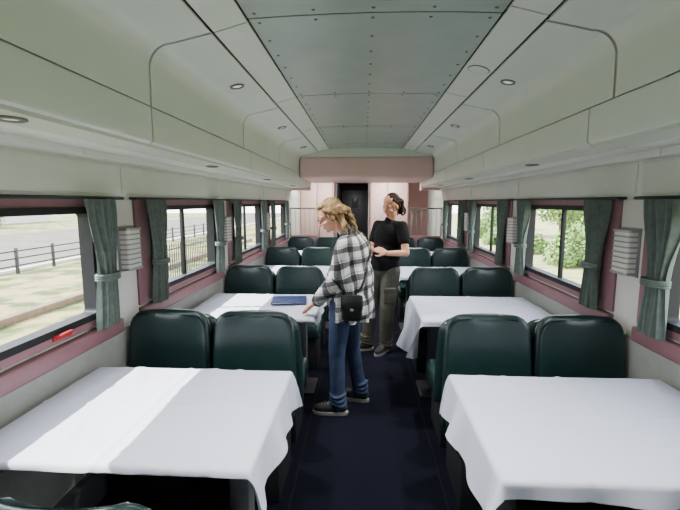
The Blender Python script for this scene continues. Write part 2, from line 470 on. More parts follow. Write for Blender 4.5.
# ------------------------------------------------------------------ seats
def pad(bm, w, z0, z1, rc, th, yc, wrap, rec, p=6, n=18, m=18, rb=.02, ex=.35, taper=0):
    for sg in (-1, 1):
        rows = []
        for j in range(m + 1):
            vv = math.sin(PI / 2 * (2 * j / m - 1)); v = (vv + 1) / 2; z = z0 + (z1 - z0) * v; hw = w / 2 - taper * v * v
            if z > z1 - rc: t = (z - z1 + rc) / rc; hw -= rc * (1 - math.sqrt(max(0, 1 - t * t)))
            if z < z0 + rb: t = (z0 + rb - z) / rb; hw -= rb * (1 - math.sqrt(max(0, 1 - t * t)))
            row = []
            for i in range(n + 1):
                u = math.sin(PI / 2 * (2 * i / n - 1))
                e = max(0, (1 - abs(u) ** p) * (1 - abs(vv) ** p)) ** ex
                row.append(bm.verts.new((u * hw, yc + sg * th / 2 * e - wrap * abs(u) ** 2.5 + rec * (z - z0), z)))
            rows.append(row)
        for A, B in zip(rows, rows[1:]):
            for i in range(n): bm.faces.new((A[i], A[i + 1], B[i + 1], B[i]))
    bmesh.ops.remove_doubles(bm, verts=bm.verts[:], dist=1e-5)

def make_seat(zt):
    t = thing('dining_chair', 'x', 'seat')
    bm = NB(); box(bm, -.22, .22, -.47, -.09, 0, .32, .015); obj('base', bm, M['dark'], t)
    bm = NB(); box(bm, -.256, .256, -.55, -.12, .32, .46, .045, 4); obj('seat_cushion', bm, M['vinyl2'], t)
    bm = NB(); pad(bm, .530, .30, zt, .10, .066, -.116, .03, .10, p=11, taper=.018, ex=.40); obj('backrest', bm, M['vinyl'], t, angle=1.2)
    bm = NB(); pad(bm, .492, .44, zt - .020, .09, .020, -.141, .026, .10, p=8, ex=.6, taper=.018); obj('back_cushion', bm, M['vinyl2'], t, angle=1.2)
    return t
SE = {}
def put_seat(x, y, rz, label, zt):
    if zt not in SE:
        SE[zt] = t = make_seat(zt); t.location = (x, y, 0); t.rotation_euler = (0, 0, rz); t['label'] = label; t['group'] = 'dark green dining seats'
    else: dup(SE[zt], (x, y, 0), rz, label)
for s in (-1, 1):
    for i in range(4):
        for x, w in ((.704, 'aisle'), (1.236, 'window')):
            put_seat(s * x, YG[i + 1], 0, 'dark green %s seat beyond the %s %s table, facing the camera' % (w, ORD[i], SIDE[s]), .974)
            put_seat(s * x, YG[i] + .01, PI, 'dark green %s seat before the %s %s table, facing away' % (w, ORD[i], SIDE[s]), (.99 if s < 0 else .97) if i == 0 else .905)

# ------------------------------------------------------------------ curtains
def make_curtain():
    t = thing('curtain', 'x', 'curtain')
    bm = NB(); H = .70; nr = 36; nc = 72; rows = []
    for j in range(nr + 1):
        z = -H * j / nr; q = j / nr
        if q < .60: a = q / .60; a = a * a * (3 - 2 * a); w = .26 + (.145 - .26) * a
        else: a = (q - .60) / .40; a = a ** .7; w = .145 + (.19 - .145) * a
        row = []
        for i in range(nc + 1):
            c = i / nc
            row.append(bm.verts.new((.022 * (.7 + .5 * w / .25) * math.sin(c * 2 * PI * 6 + 1.1 * math.sin(q * 6 + 4 * c)) * (.7 + .3 * math.sin(11 * c + 3 + 3 * q)) + .02 * math.sin(PI * c), (c - .5) * w + .014 * math.sin(q * 3), z)))
        rows.append(row)
    for A, B in zip(rows, rows[1:]):
        for i in range(nc): bm.faces.new((A[i], A[i + 1], B[i + 1], B[i]))
    obj('fabric', bm, M['curtain'], t, angle=2)
    bm = NB()
    for dz in (-.012, 0, .012):
        tube(bm, [(.012 + .044 * math.cos(a), .012 + .080 * math.sin(a), -.42 + dz) for a in [2 * PI * i / 24 for i in range(24)]], .008, 6, True)
    obj('tieback', bm, M['curtain'], t)
    return t
C0 = None
CO = ['first', 'second', 'third', 'fourth', 'fifth', 'sixth', 'seventh', 'eighth', 'ninth', 'tenth']
for s in (-1, 1):
    q = 0
    for y in YP:
        for dy in (-.30, .30):
            if y > 7.5 and dy > 0: continue
            lab = 'tied grey green curtain, %s from the camera along the %s windows' % (CO[q], SIDE[s]); q += 1
            loc = (s * (XW - .066), y + dy, 1.655); rz = 0 if s < 0 else PI
            if C0 is None:
                C0 = make_curtain(); C0.location = loc; C0['label'] = lab; C0['group'] = 'curtains along the windows'
            else: dup(C0, loc, rz, lab)

# ------------------------------------------------------------------ wall lamps
def half(bm, z0, z1, dx, dy, x0=.012, n=16):
    def sg(v, e): return math.copysign(abs(v) ** e, v)
    P = [(x0 + dx * abs(math.cos(a)) ** .3 if abs(math.cos(a)) > 1e-6 else x0, dy * sg(math.sin(a), .4)) for a in [-PI / 2 + PI * i / n for i in range(n + 1)]]
    A = [bm.verts.new((p[0], p[1], z0)) for p in P]; B = [bm.verts.new((p[0], p[1], z1)) for p in P]
    m = len(P)
    for j in range(m): bm.faces.new((A[j], A[(j + 1) % m], B[(j + 1) % m], B[j]))
    bm.faces.new(A[::-1]); bm.faces.new(B)
def make_sconce():
    t = thing('wall_lamp', 'x', 'wall lamp')
    bm = NB(); box(bm, 0, .012, -.085, .085, -.14, .14, .004); obj('backplate', bm, M['alu'], t)
    bm = NB(); half(bm, -.115, .115, .056, .072); obj('diffuser', bm, M['frost'], t)
    bm = NB()
    for z in (-.09, -.06, -.03, 0, .03, .06, .09): half(bm, z - .004, z + .004, .061, .077)
    obj('louvres', bm, M['rib'], t)
    for z in (-.121, .121):
        bm = NB(); half(bm, z - .007, z + .007, .063, .079); obj('end_cap', bm, M['alu'], t)
    return t
L0 = None
for s in (-1, 1):
    for i, y in enumerate(YP):
        lab = 'ribbed white wall lamp between the curtains, %s on the %s wall' % (ORD[i], SIDE[s])
        loc = (s * (XW - .014), y, 1.355); rz = 0 if s < 0 else PI
        if L0 is None:
            L0 = make_sconce(); L0.location = loc; L0['label'] = lab; L0['group'] = 'ribbed wall lamps'
        else: dup(L0, loc, rz, lab)

# ------------------------------------------------------------------ recessed lights
def make_down():
    t = thing('recessed_light', 'x', 'ceiling light')
    bm = NB()
    n = 24
    prof = [(.047, .0), (.047, -.006), (.039, -.009), (.031, -.004), (.031, .0)]
    Ls = [[bm.verts.new((r * math.cos(2 * PI * j / n), r * math.sin(2 * PI * j / n), z)) for j in range(n)] for r, z in prof]
    for A, B in zip(Ls, Ls[1:]):
        for j in range(n): bm.faces.new((A[j], A[(j + 1) % n], B[(j + 1) % n], B[j]))
    obj('trim_ring', bm, M['steel'], t)
    bm = NB(); cyl(bm, (0, 0, .001), (0, 0, -.003), .031, .026, 20); obj('lens', bm, M['lens'], t)
    return t
D0 = None
YD = [1.3, 2.85, 4.4, 5.95]
for s in (-1, 1):
    for i, y in enumerate(YD):
        lab = 'small round recessed light, %s from the camera in the %s ceiling cove' % (CO[i], SIDE[s])
        loc = (s * .89, y, 2.411)
        if D0 is None:
            D0 = make_down(); D0.location = loc; D0['label'] = lab; D0['group'] = 'recessed ceiling lights'
        else: dup(D0, loc, 0, lab)
    for i, y in enumerate(YW[3:]):
        dup(D0, (s * 1.19, y - .22, 1.911), 0, 'round downlight under the %s soffit above the %s window' % (SIDE[s], ORD[i]), 'soffit downlights')
for o in list(COL.objects):                        # tilt the cove lights with their panel
    if o.name.startswith('recessed_light') and abs(o.location.z - 2.411) < .001:
        o.rotation_euler = (0, math.radians(12) * (1 if o.location.x > 0 else -1), 0)
t = thing('ceiling_speaker', 'large flush round disc in the right ceiling strip beside a recessed light', 'speaker', (.675, 2.75, 2.461))
bm = NB(); cyl(bm, (0, 0, .004), (0, 0, -.005), .065, .06, 28); obj('cover', bm, M['sage'], t)
bm = NB(); tube(bm, [(.064 * math.cos(a), .064 * math.sin(a), -.001) for a in [2 * PI * i / 28 for i in range(28)]], .003, 6, True); obj('rim', bm, M['steel'], t)
t.rotation_euler = (0, math.radians(14), 0)

# emergency handle on the nearest left window
t = thing('emergency_handle', 'small red emergency pull handle on the nearest left window frame', 'handle', (-XW + .022, 1.86, .997))
bm = NB(); box(bm, .0, .010, -.06, .06, -.014, .014, .004); obj('plate', bm, M['red'], t)
bm = NB(); tube(bm, [(.008, -.045, 0), (.024, -.04, .010), (.030, 0, .014), (.024, .04, .010), (.008, .045, 0)], .009); obj('grip', bm, M['red'], t)

# folder on the table
t = thing('folder', 'navy blue folder lying on the second left tablecloth beside the hands', 'folder', (-.69, 3.58, .7620), .12)
bm = NB(); box(bm, -.15, .15, -.13, .13, .001, .005, .001); box(bm, -.15, .15, -.13, .13, .014, .018, .001); box(bm, -.154, -.148, -.13, .13, .001, .018); obj('cover', bm, M['navy'], t)
bm = NB(); box(bm, -.147, .143, -.123, .123, .005, .014); obj('pages', bm, M['paper'], t)

# ------------------------------------------------------------------ people
def blob(name, bm, m, root, voxel=.006, smooth=5, cuts=(), label=None, parent=None):
    bmesh.ops.recalc_face_normals(bm, faces=bm.faces[:])
    me = bpy.data.meshes.new('tmp'); bm.to_mesh(me); bm.free()
    o = bpy.data.objects.new('tmp', me); COL.objects.link(o)
    md = o.modifiers.new('r', 'REMESH'); md.mode = 'VOXEL'; md.voxel_size = voxel
    if smooth:
        sm = o.modifiers.new('s', 'SMOOTH'); sm.factor = .5; sm.iterations = smooth
    bpy.context.view_layer.update()
    dg = bpy.context.evaluated_depsgraph_get()
    nm = bpy.data.meshes.new_from_object(o.evaluated_get(dg))
    bpy.data.objects.remove(o); bpy.data.meshes.remove(me)
    if cuts:
        b2 = NB(); b2.from_mesh(nm)
        for co, no in cuts:
            bmesh.ops.bisect_plane(b2, geom=b2.verts[:] + b2.edges[:] + b2.faces[:], plane_co=V(co), plane_no=V(no), clear_outer=True)
        b2.to_mesh(nm); b2.free()
    nm.transform(Matrix.Translation(-V(root.location)))
    nm.name = name; nm.materials.clear(); nm.materials.append(m); finish(nm, 2.5)
    r = bpy.data.objects.new(name, nm); COL.objects.link(r); r.parent = parent or root
    if label: r['label'] = label
    return r

def hand(bm, w, d, nrm, thumb_side, curl=.35, sc=1.0):
    w = V(w); d = V(d).normalized(); nrm = V(nrm); nrm = (nrm - d * nrm.dot(d)).normalized()   # nrm = palm direction
    side = d.cross(nrm).normalized() * thumb_side                                               # towards the thumb
    for i, o in enumerate((.030, .010, -.010, -.029)):
        kn = w + d * (.085 - .004 * abs(i - 1)) * sc + side * o * sc
        cap(bm, w + d * .012 + side * o * .55, kn, .014 * sc, .0115 * sc, 10, 3)
        p = kn; a = curl * .5
        for ln, rr in zip(((.040, .026, .02), (.045, .029, .022), (.041, .027, .021), (.032, .021, .018))[i], (.0095, .0088, .0078)):
            dd = d * math.cos(a) + nrm * math.sin(a); q = p + dd * ln * sc
            cap(bm, p, q, rr * sc, rr * .92 * sc, 10, 3); p = q; a += curl
    b = w + d * .028 + side * .026
    p1 = b + (d * .6 + side * .7 + nrm * .25).normalized() * .036 * sc
    p2 = p1 + (d * .85 + side * .35 + nrm * .3).normalized() * .028 * sc
    p3 = p2 + (d * .95 + nrm * .3).normalized() * .022 * sc
    cap(bm, b, p1, .014 * sc, .0115 * sc, 10, 3); cap(bm, p1, p2, .011 * sc, .0098 * sc, 10, 3); cap(bm, p2, p3, .0098 * sc, .0085 * sc, 10, 3)

def head_frame(fd):
    f = V(fd).normalized(); l = V((0, 0, 1)).cross(f).normalized(); u = f.cross(l).normalized()
    return f, l, u
def head(bm, c, fr):
    f, l, u = fr; c = V(c); at = lambda a, b, d: c + f * a + l * b + u * d
    ell(bm, at(-.012, 0, .025), (f * .092, l * .074, u * .092))
    ell(bm, at(.030, 0, -.035), (f * .058, l * .056, u * .078))
    ell(bm, at(.062, 0, -.092), (f * .024, l * .026, u * .02))
    cap(bm, at(.086, 0, .004), at(.104, 0, -.03), .008, .0125, 10, 3)
    for b in (-1, 1):
        ell(bm, at(.096, b * .010, -.034), (f * .009, l * .008, u * .007))
        ell(bm, at(-.006, b * .076, -.012), (f * .017, l * .009, u * .03))
        ell(bm, at(.062, b * .036, -.032), (f * .022, l * .02, u * .02))
        cap(bm, at(.077, b * .016, .022), at(.068, b * .046, .022), .009, .008, 8, 3)
        cap(bm, at(.078, b * .020, .013), at(.073, b * .042, .012), .009, .008, 8, 3)
    ell(bm, at(.080, 0, -.064), (f * .013, l * .022, u * .008))
def face_parts(root, c, fr, brow):
    f, l, u = fr; c = V(c) - V(root.location); at = lambda a, b, d: c + f * a + l * b + u * d
    for b in (-1, 1):
        bm = NB(); ell(bm, at(.0755, b * .031, .000), (f * .0105, l * .0115, u * .0065)); e = obj('eye', bm, M['eye'], root)
        bm = NB(); ell(bm, at(.0835, b * .031, -.0005), (f * .0040, l * .0065, u * .0060)); obj('iris', bm, M['iris'], e)
        bm = NB(); cap(bm, at(.0865, b * .017, .030), at(.081, b * .032, .033), .0032, .0032, 8, 2); cap(bm, at(.081, b * .032, .033), at(.073, b * .047, .029), .0032, .0020, 8, 2); obj('eyebrow', bm, brow, root)
    bm = NB()
    ell(bm, at(.090, 0, -.061), (f * .006, l * .016, u * .004)); ell(bm, at(.089, 0, -.0675), (f * .007, l * .015, u * .0046))
    for b in (-1, 1): cap(bm, at(.090, b * .010, -.063), at(.083, b * .023, -.059), .003, .0015, 8, 2)
    obj('mouth', bm, M['lip'], root)

def lock(bm, pts, r0, r1, amp, ph, n=12):
    pts = [V(p) for p in pts]; out = []
    for i in range(n + 1):
        t = i / n * (len(pts) - 1); k = min(int(t), len(pts) - 2); q = pts[k].lerp(pts[k + 1], t - k)
        out.append(q + V((math.sin(i * .9 + ph), math.cos(i * .8 + ph * 1.7), 0)) * amp * i / n)
    for i in range(n):
        ra = r0 + (r1 - r0) * i / n; rb = r0 + (r1 - r0) * (i + 1) / n
        cap(bm, out[i], out[i + 1], ra, rb, 8, 2)

def shoe(root, ankle, d, nm):
    a = V(ankle); d = V(d).normalized(); sd = V((-d.y, d.x, 0))
    bm = NB(); b0 = V((a.x, a.y, 0))
    cap(bm, b0 - d * .035 + V((0, 0, .055)), b0 + d * .10 + V((0, 0, .05)), .038, .04)
    cap(bm, b0 + d * .09 + V((0, 0, .05)), b0 + d * .165 + V((0, 0, .042)), .041, .031)
    cap(bm, b0 + V((0, 0, .06)), a + V((0, 0, .02)), .043, .045)
    sh = blob(nm, bm, M['shoe'], root, .007, 3, cuts=[((0, 0, .016), (0, 0, -1))])
    bm = NB(); n = 28; pts = []
    for i in range(n):
        t = 2 * PI * i / n; cx = math.cos(t); sx = math.sin(t)
        x = .06 + .14 * math.copysign(abs(cx) ** .8, cx); w = (.045 + .006 * cx) * math.copysign(abs(sx) ** .8, sx)
        pts.append(b0 + d * x + sd * w - V(root.location))
    A = [bm.verts.new(p + V((0, 0, .0))) for p in pts]; B = [bm.verts.new(p + V((0, 0, .022))) for p in pts]
    for j in range(n): bm.faces.new((A[j], A[(j + 1) % n], B[(j + 1) % n], B[j]))
    bm.faces.new(A[::-1]); bm.faces.new(B)
    obj('sole', bm, M['sole'], sh)
    bm = NB()
    for q in range(4):
        c = b0 + d * (.055 + .022 * q) + V((0, 0, .092 - .006 * q)) - V(root.location)
        cap(bm, c - sd * .022, c + sd * .022, .0035, .0035, 6, 2)
    obj('laces', bm, M['sole'], sh)
    return sh

def fl(fx, fy):
    f = V((fx, fy, 0)).normalized(); return f, V((-f.y, f.x, 0)), V((0, 0, 1))

# --- woman in plaid
P1 = thing('person', 'person in black and white plaid shirt and jeans leaning over the second left table', 'person', (-.19, 3.14, 0))
f, l, u = fl(-.92, .39)
E = lambda bm, c, a, b, d: ell(bm, c, (f * a, l * b, u * d))
pel = V((-.165, 3.15, .92)); hc = V((-.290, 3.13, 1.540)); hf = head_frame((-.90, -.16, -.52))
Ls = V((-.170, 2.985, 1.335)); Rs = V((-.075, 3.305, 1.335))
Le = V((-.235, 2.995, 1.070)); Re = V((-.175, 3.37, 1.09)); Lw = V((-.392, 3.11, .874)); Rw = V((-.36, 3.44, .879))
hipL = pel + l * .085 - u * .04; hipR = pel - l * .085 - u * .04
kL = V((-.235, 3.06, .49)); kR = V((-.125, 3.25, .49)); aL = V((-.225, 3.04, .09)); aR = V((-.055, 3.27, .09))
bm = NB()
E(bm, pel, .105, .15, .13); E(bm, (-.155, 3.145, 1.08), .09, .125, .16); E(bm, (-.135, 3.14, 1.24), .105, .15, .17)
cap(bm, Ls, Rs, .05, .05); cap(bm, (-.135, 3.14, 1.37), hc - hf[2] * .06 - hf[0] * .02, .052, .046)
for a, b, c in ((Ls, Le, Lw), (Rs, Re, Rw)): cap(bm, a, b, .044, .036); cap(bm, b, c, .035, .024)
for a, b, c in ((hipL, kL, aL), (hipR, kR, aR)): cap(bm, a, b, .078, .05); cap(bm, b, c, .05, .036)
head(bm, hc, hf)
hand(bm, Lw, (-.60, .45, -.5), (-.1, .1, -1), 1, .18)
hand(bm, Rw, (-.74, .25, -.52), (-.1, .0, -1), -1, .18)
blob('body', bm, M['skin'], P1, .005, 3)
face_parts(P1, hc, hf, M['blonde'])
bm = NB()
E(bm, (-.118, 3.14, 1.24), .140, .180, .175); E(bm, (-.118, 3.145, 1.06), .162, .190, .2); E(bm, (-.128, 3.15, .86), .178, .200, .22)
cap(bm, Ls, Rs, .064, .064); cap(bm, (-.11, 3.14, 1.35), (-.160, 3.14, 1.42), .082, .066)
for a, b, c in ((Ls, Le, Lw), (Rs, Re, Rw)): cap(bm, a, b, .067, .066); cap(bm, b, b.lerp(c, .93), .066, .053)
for q in range(9):                                   # cloth folds
    a = 2 * PI * q / 9; c = V((-.122, 3.145, 0)) + f * (.157 * math.cos(a)) + l * (.185 * math.sin(a))
    cap(bm, c + V((0, 0, .74)), c + V((.008 * math.sin(q * 2), 0, 1.02 + .05 * math.sin(q * 3))), .024, .010, 8, 2)
jk = blob('plaid_shirt', bm, M['plaid'], P1, .008, 5, cuts=[((0, 0, .745), (0, 0, -1))])
bm = NB()
E(bm, pel, .125, .165, .15)
for a, b, c in ((hipL, kL, aL), (hipR, kR, aR)):
    cap(bm, a, b, .095, .066); cap(bm, b, c + V((0, 0, -.02)), .064, .055)
    for q, zz in enumerate((.0, .05, -.05)): cap(bm, b + V((-.035, -.035, zz)), b + V((.035, -.05, zz + .03)), .012, .010, 8, 2)      # creases at the knee
    for q in range(3): tube(bm, [c + V((.060 * math.cos(t), .060 * math.sin(t), .0 + .035 * q + .008 * math.sin(2 * t + q))) for t in [2 * PI * i / 16 for i in range(16)]], .010, 8, True)
blob('jeans', bm, M['jeans'], P1, .007, 3, cuts=[((0, 0, .05), (0, 0, -1))])
shoe(P1, aL, (-1, .05, 0), 'shoe'); shoe(P1, aR, (-1, .25, 0), 'shoe')
hF, hL, hU = hf; H = lambda a, b, c: hc + hF * a + hL * b + hU * c
bm = NB()
ell(bm, H(-.034, 0, .036), (hF * .092, hL * .081, hU * .090)); ell(bm, H(-.055, 0, -.01), (hF * .062, hL * .077, hU * .08))
ell(bm, H(.020, 0, .090), (hF * .05, hL * .06, hU * .026))
rr = random.Random(5)
for b in (-1, 1):
    cap(bm, H(.025, b * .060, .058), H(-.03, b * .074, .0), .018, .018)
    for q in range(6):                               # strands swept back over the ear
        lock(bm, [H(.02 - .02 * q, b * .072, .05 - .004 * q), H(-.03 - .02 * q, b * .080, .0 - .006 * q), H(-.09 - .01 * q, b * .065, -.03 - .01 * q)], .014, .009, .008, rr.uniform(0, 6))
    lock(bm, [H(.03, b * .066, .05), H(.015, b * .078, -.02), H(.0, b * .078, -.075)], .010, .004, .010, rr.uniform(0, 6))
    for q in range(3):                               # loose strands beside the neck
        p1 = H(-.04 - .02 * q, b * .080, -.03)
        lock(bm, [H(-.03 - .02 * q, b * .074, .02), p1, p1 + V((.03, 0, -.07)), p1 + V((.06, 0, -.13 - .015 * q))], .013, .005, .016, rr.uniform(0, 6))
for q in range(19):                                  # loose hair falling behind the neck to the shoulders
    lb = -.072 + .008 * q
    p0 = H(-.100, lb * .85, .03); p1 = H(-.135, lb, -.02)
    lock(bm, [p0, p1, p1 + V((.025, 0, -.06)), p1 + V((.05, lb * .2, -.13 - .012 * (q % 4)))], .017, .006, .024, rr.uniform(0, 6))
blob('hair', bm, M['blonde'], P1, .004, 1)
# spectacles
c0 = hc - V(P1.location); at = lambda a, b, d: c0 + hF * a + hL * b + hU * d
bm = NB()
for b in (-1, 1):
    tube(bm, [at(.099 - .006 * (1 + math.cos(q)) * .5, b * (.032 + .022 * math.cos(q)), .000 + .017 * math.sin(q)) for q in [2 * PI * i / 18 for i in range(18)]], .0026, 6, True)
    tube(bm, [at(.094, b * .054, .004), at(.05, b * .075, .006), at(-.01, b * .082, .004)], .0026, 6)
tube(bm, [at(.100, -.010, .004), at(.104, 0, .007), at(.100, .010, .004)], .0026, 6)
obj('spectacles', bm, M['black'], P1)

# shoulder bag
BG = thing('shoulder_bag', 'black leather crossbody bag hanging at the hip of the person in plaid', 'bag', (-.115, 2.898, .79))
bm = NB(); box(bm, -.075, .075, -.035, .03, 0, .19, .025, 3); obj('bag_body', bm, M['leather'], BG)
bm = NB(); box(bm, -.078, .078, -.045, -.03, .085, .195, .012, 3); obj('flap', bm, M['leather'], BG)
bm = NB(); box(bm, -.012, .012, -.05, -.043, .08, .10, .004); obj('clasp', bm, M['alu'], BG)
bb = NB(); bb.from_mesh(jk.data); bvh = BVHTree.FromBMesh(bb)
def ribbon(keys, w=.008):
    pts = []
    for A, B in zip(keys, keys[1:]):
        for i in range(10): pts.append(V(A).lerp(V(B), i / 10))
    pts.append(V(keys[-1])); out = []
    off = V(P1.location)
    for p in pts:
        r = bvh.find_nearest(p - off)
        n = r[1]
        out.append((r[0] + n * .008 + off, n))
    bm = NB(); prev = None
    for i, (p, n) in enumerate(out):
        d = (out[min(i + 1, len(out) - 1)][0] - out[max(i - 1, 0)][0]).normalized()
        sd = d.cross(n).normalized() * w; q = p - V(BG.location)
        cur = [bm.verts.new(q + sd), bm.verts.new(q + sd + n * .004), bm.verts.new(q - sd + n * .004), bm.verts.new(q - sd)]
        if prev:
            for j in range(4): bm.faces.new((prev[j], prev[(j + 1) % 4], cur[(j + 1) % 4], cur[j]))
        prev = cur
    obj('strap', bm, M['leather'], BG, angle=1)
ribbon([(-.05, 2.93, .97), (.03, 3.0, 1.15), (.03, 3.12, 1.32), (-.07, 3.25, 1.43)])
ribbon([(-.18, 2.93, .97), (-.27, 3.02, 1.15), (-.25, 3.15, 1.32), (-.07, 3.25, 1.43)])
bb.free()

# --- person in black
P2 = thing('person', 'person in black t-shirt and grey olive cargo trousers standing in the aisle', 'person', (.12, 4.45, 0))
f, l, u = fl(-.54, -.84)
pel = V((.19, 4.45, .95)); hc = V((.25, 4.39, 1.60)); hf = head_frame((-.64, -.68, -.36))
Ls = V((.372, 4.355, 1.388)); Rs = V((.125, 4.55, 1.388))
Le = V((.400, 4.23, 1.12)); Re = V((.055, 4.51, 1.12)); Lw = V((.20, 4.12, 1.13)); Rw = V((.05, 4.29, 1.15))
hipL = pel + l * .088 - u * .04; hipR = pel - l * .088 - u * .04
kL = V((.225, 4.37, .50)); kR = V((.055, 4.465, .50)); aL = V((.215, 4.42, .09)); aR = V((.01, 4.47, .09))
bm = NB()
E(bm, pel, .105, .15, .13); E(bm, (.205, 4.45, 1.1), .085, .125, .16); E(bm, (.235, 4.45, 1.27), .105, .145, .17)
cap(bm, Ls, Rs, .046, .046); cap(bm, (.245, 4.445, 1.41), hc - hf[2] * .06 - hf[0] * .02, .050, .046)
for a, b, c in ((Ls, Le, Lw), (Rs, Re, Rw)): cap(bm, a, b, .045, .038); cap(bm, b, c, .037, .025)
for a, b, c in ((hipL, kL, aL), (hipR, kR, aR)): cap(bm, a, b, .078, .05); cap(bm, b, c, .05, .036)
head(bm, hc, hf)
hand(bm, Lw, (-.85, .35, .35), (-.3, .6, -.3), 1, .45)
hand(bm, Rw, (-.2, -.9, .2), (.2, -.3, -.6), -1, .45)
blob('body', bm, M['skin2'], P2, .005, 3)
face_parts(P2, hc, hf, M['brownhair'])
bm = NB()
E(bm, (.235, 4.45, 1.26), .124, .172, .18); E(bm, (.215, 4.45, 1.1), .120, .165, .19); E(bm, (.195, 4.45, .97), .132, .178, .16)
cap(bm, Ls, Rs, .055, .055)
cap(bm, (.245, 4.445, 1.40), Ls.lerp(Rs, .25), .066, .056); cap(bm, (.245, 4.445, 1.40), Ls.lerp(Rs, .75), .066, .056)
cap(bm, (.24, 4.445, 1.39), (.245, 4.44, 1.445), .068, .056)
for a, b in ((Ls, Le), (Rs, Re)): cap(bm, a, a.lerp(b, .55), .058, .060)
blob('t_shirt', bm, M['tee'], P2, .008, 6, cuts=[((0, 0, .915), (0, 0, -1))])
bm = NB()
E(bm, pel, .122, .165, .14)
for a, b, c in ((hipL, kL, aL), (hipR, kR, aR)):
    cap(bm, a, b, .104, .082); cap(bm, b, c + V((0, 0, -.01)), .080, .068)
    for q in range(3): tube(bm, [c + V((.070 * math.cos(t), .070 * math.sin(t), .0 + .04 * q + .010 * math.sin(2 * t + q))) for t in [2 * PI * i / 16 for i in range(16)]], .011, 8, True)
blob('cargo_trousers', bm, M['olive'], P2, .007, 3, cuts=[((0, 0, .04), (0, 0, -1))])
for a, b, sg in ((hipL, kL, 1), (hipR, kR, -1)):      # cargo pockets on the thighs
    p = a.lerp(b, .62) - V(P2.location); fr = (f * .8 + l * sg * .6).normalized(); sd = fr.cross(V((0, 0, 1))).normalized(); q0 = p + fr * .080
    bm = NB(); Mx = Matrix((sd, -fr, V((0, 0, 1)))).transposed().to_4x4(); Mx.translation = q0
    box(bm, -.062, .062, -.018, .018, -.085, .075, .008); box(bm, -.066, .066, -.026, .010, .04, .085, .006)
    bmesh.ops.transform(bm, matrix=Mx, verts=bm.verts[:]); obj('pocket', bm, M['olive'], P2)
bm = NB(); n = 28
A = [[bm.verts.new(V((.192, 4.45, z)) - V(P2.location) + f * (.122 * math.cos(2 * PI * j / n)) + l * (.167 * math.sin(2 * PI * j / n))) for j in range(n)] for z in (.905, .945)]
for j in range(n): bm.faces.new((A[0][j], A[0][(j + 1) % n], A[1][(j + 1) % n], A[1][j]))
obj('belt', bm, M['leather'], P2)
shoe(P2, aL, (-.55, -.8, 0), 'shoe'); shoe(P2, aR, (-.95, -.25, 0), 'shoe')
hF, hL, hU = hf; H = lambda a, b, c: hc + hF * a + hL * b + hU * c
bm = NB()
ell(bm, H(-.044, 0, .040), (hF * .088, hL * .080, hU * .088)); ell(bm, H(-.062, 0, -.005), (hF * .056, hL * .075, hU * .075))
ell(bm, H(-.006, 0, .090), (hF * .042, hL * .054, hU * .024))
rr = random.Random(9)
for b in (-1, 1):
    cap(bm, H(.005, b * .060, .066), H(-.04, b * .072, .01), .016, .016)
    for q in range(4): lock(bm, [H(.012 - .02 * q, b * (.056 + .004 * q), .068), H(-.045 - .02 * q, b * .078, .02), H(-.115, b * .05, .0)], .012, .009, .010, rr.uniform(0, 6))
for q in range(15):                                  # dark wavy hair gathered behind the head
    lb = -.050 + .0072 * q; p1 = H(-.142, lb, .0)
    lock(bm, [H(-.10, lb * .8, .045), p1, p1 + V((.015, .02, -.07)), p1 + V((.01 + lb * .3, .015, -.13 - .01 * (q % 3)))], .018, .008, .024, q * 1.3)
blob('hair', bm, M['brownhair'], P2, .0045, 1)

# ------------------------------------------------------------------ outside
GZ = -1.3
bm = NB(); box(bm, -90, 90, -60, 110, GZ - .1, GZ); struct('ground', bm, M['ground'], 'dry grass and gravel ground outside the car', 'ground')
bm = NB(); box(bm, -32, -15, -60, 110, GZ, GZ + .02); struct('road', bm, M['road'], 'grey asphalt road outside the left windows', 'road')
bm = NB(); box(bm, -14.9, -14.6, -60, 110, GZ, GZ + .14, .02); struct('kerb', bm, M['render'], 'pale kerb along the road outside', 'kerb')
bm = NB(); box(bm, 5, 40, -60, 110, GZ, GZ + .015); struct('lawn', bm, M['grass'], 'pale dry lawn outside the right windows', 'lawn')
bm = NB(); box(bm, -.13, .13, -13, 20, 0, .2, .02)
o = obj('timber_edging', bm, M['timber'], None, (-8.6, 11, GZ)); tag(o, 'long brown timber edging lying in the grass outside the nearest left window', 'edging')
t = thing('picket_fence', 'black metal picket fence seen through the second left window', 'fence', (-5.9, 14.5, GZ))
for z in (.3, 1.5):
    bm = NB(); box(bm, -.02, .02, -4, 5, z - .02, z + .02); obj('rail', bm, M['black'], t)
pk = None
for i in range(61):
    if pk is None:
        bm = NB(); cyl(bm, (0, 0, 0), (0, 0, 1.62), .017, seg=8); cyl(bm, (0, 0, 1.62), (0, 0, 1.74), .022, .002, 8); pk = obj('picket', bm, M['black'], t); pk.location = (0, -4, 0)
    else:
        c = pk.copy(); COL.objects.link(c); c.parent = t; c.location = (0, -4 + i * .15, 0)
t = thing('rail_fence', 'low dark post and rail fence beside the road outside the nearest left window', 'fence', (-14.2, 20, GZ))
for z in (.35, .65, .95):
    bm = NB(); box(bm, -.02, .02, -14, 20, z - .03, z + .03); obj('rail', bm, M['dark'], t)
pk = None
for i in range(18):
    if pk is None:
        bm = NB(); box(bm, -.05, .05, -.05, .05, 0, 1.08, .008); pk = obj('post', bm, M['dark'], t); pk.location = (0, -14, 0)
    else:
        c = pk.copy(); COL.objects.link(c); c.parent = t; c.location = (0, -14 + i * 2, 0)

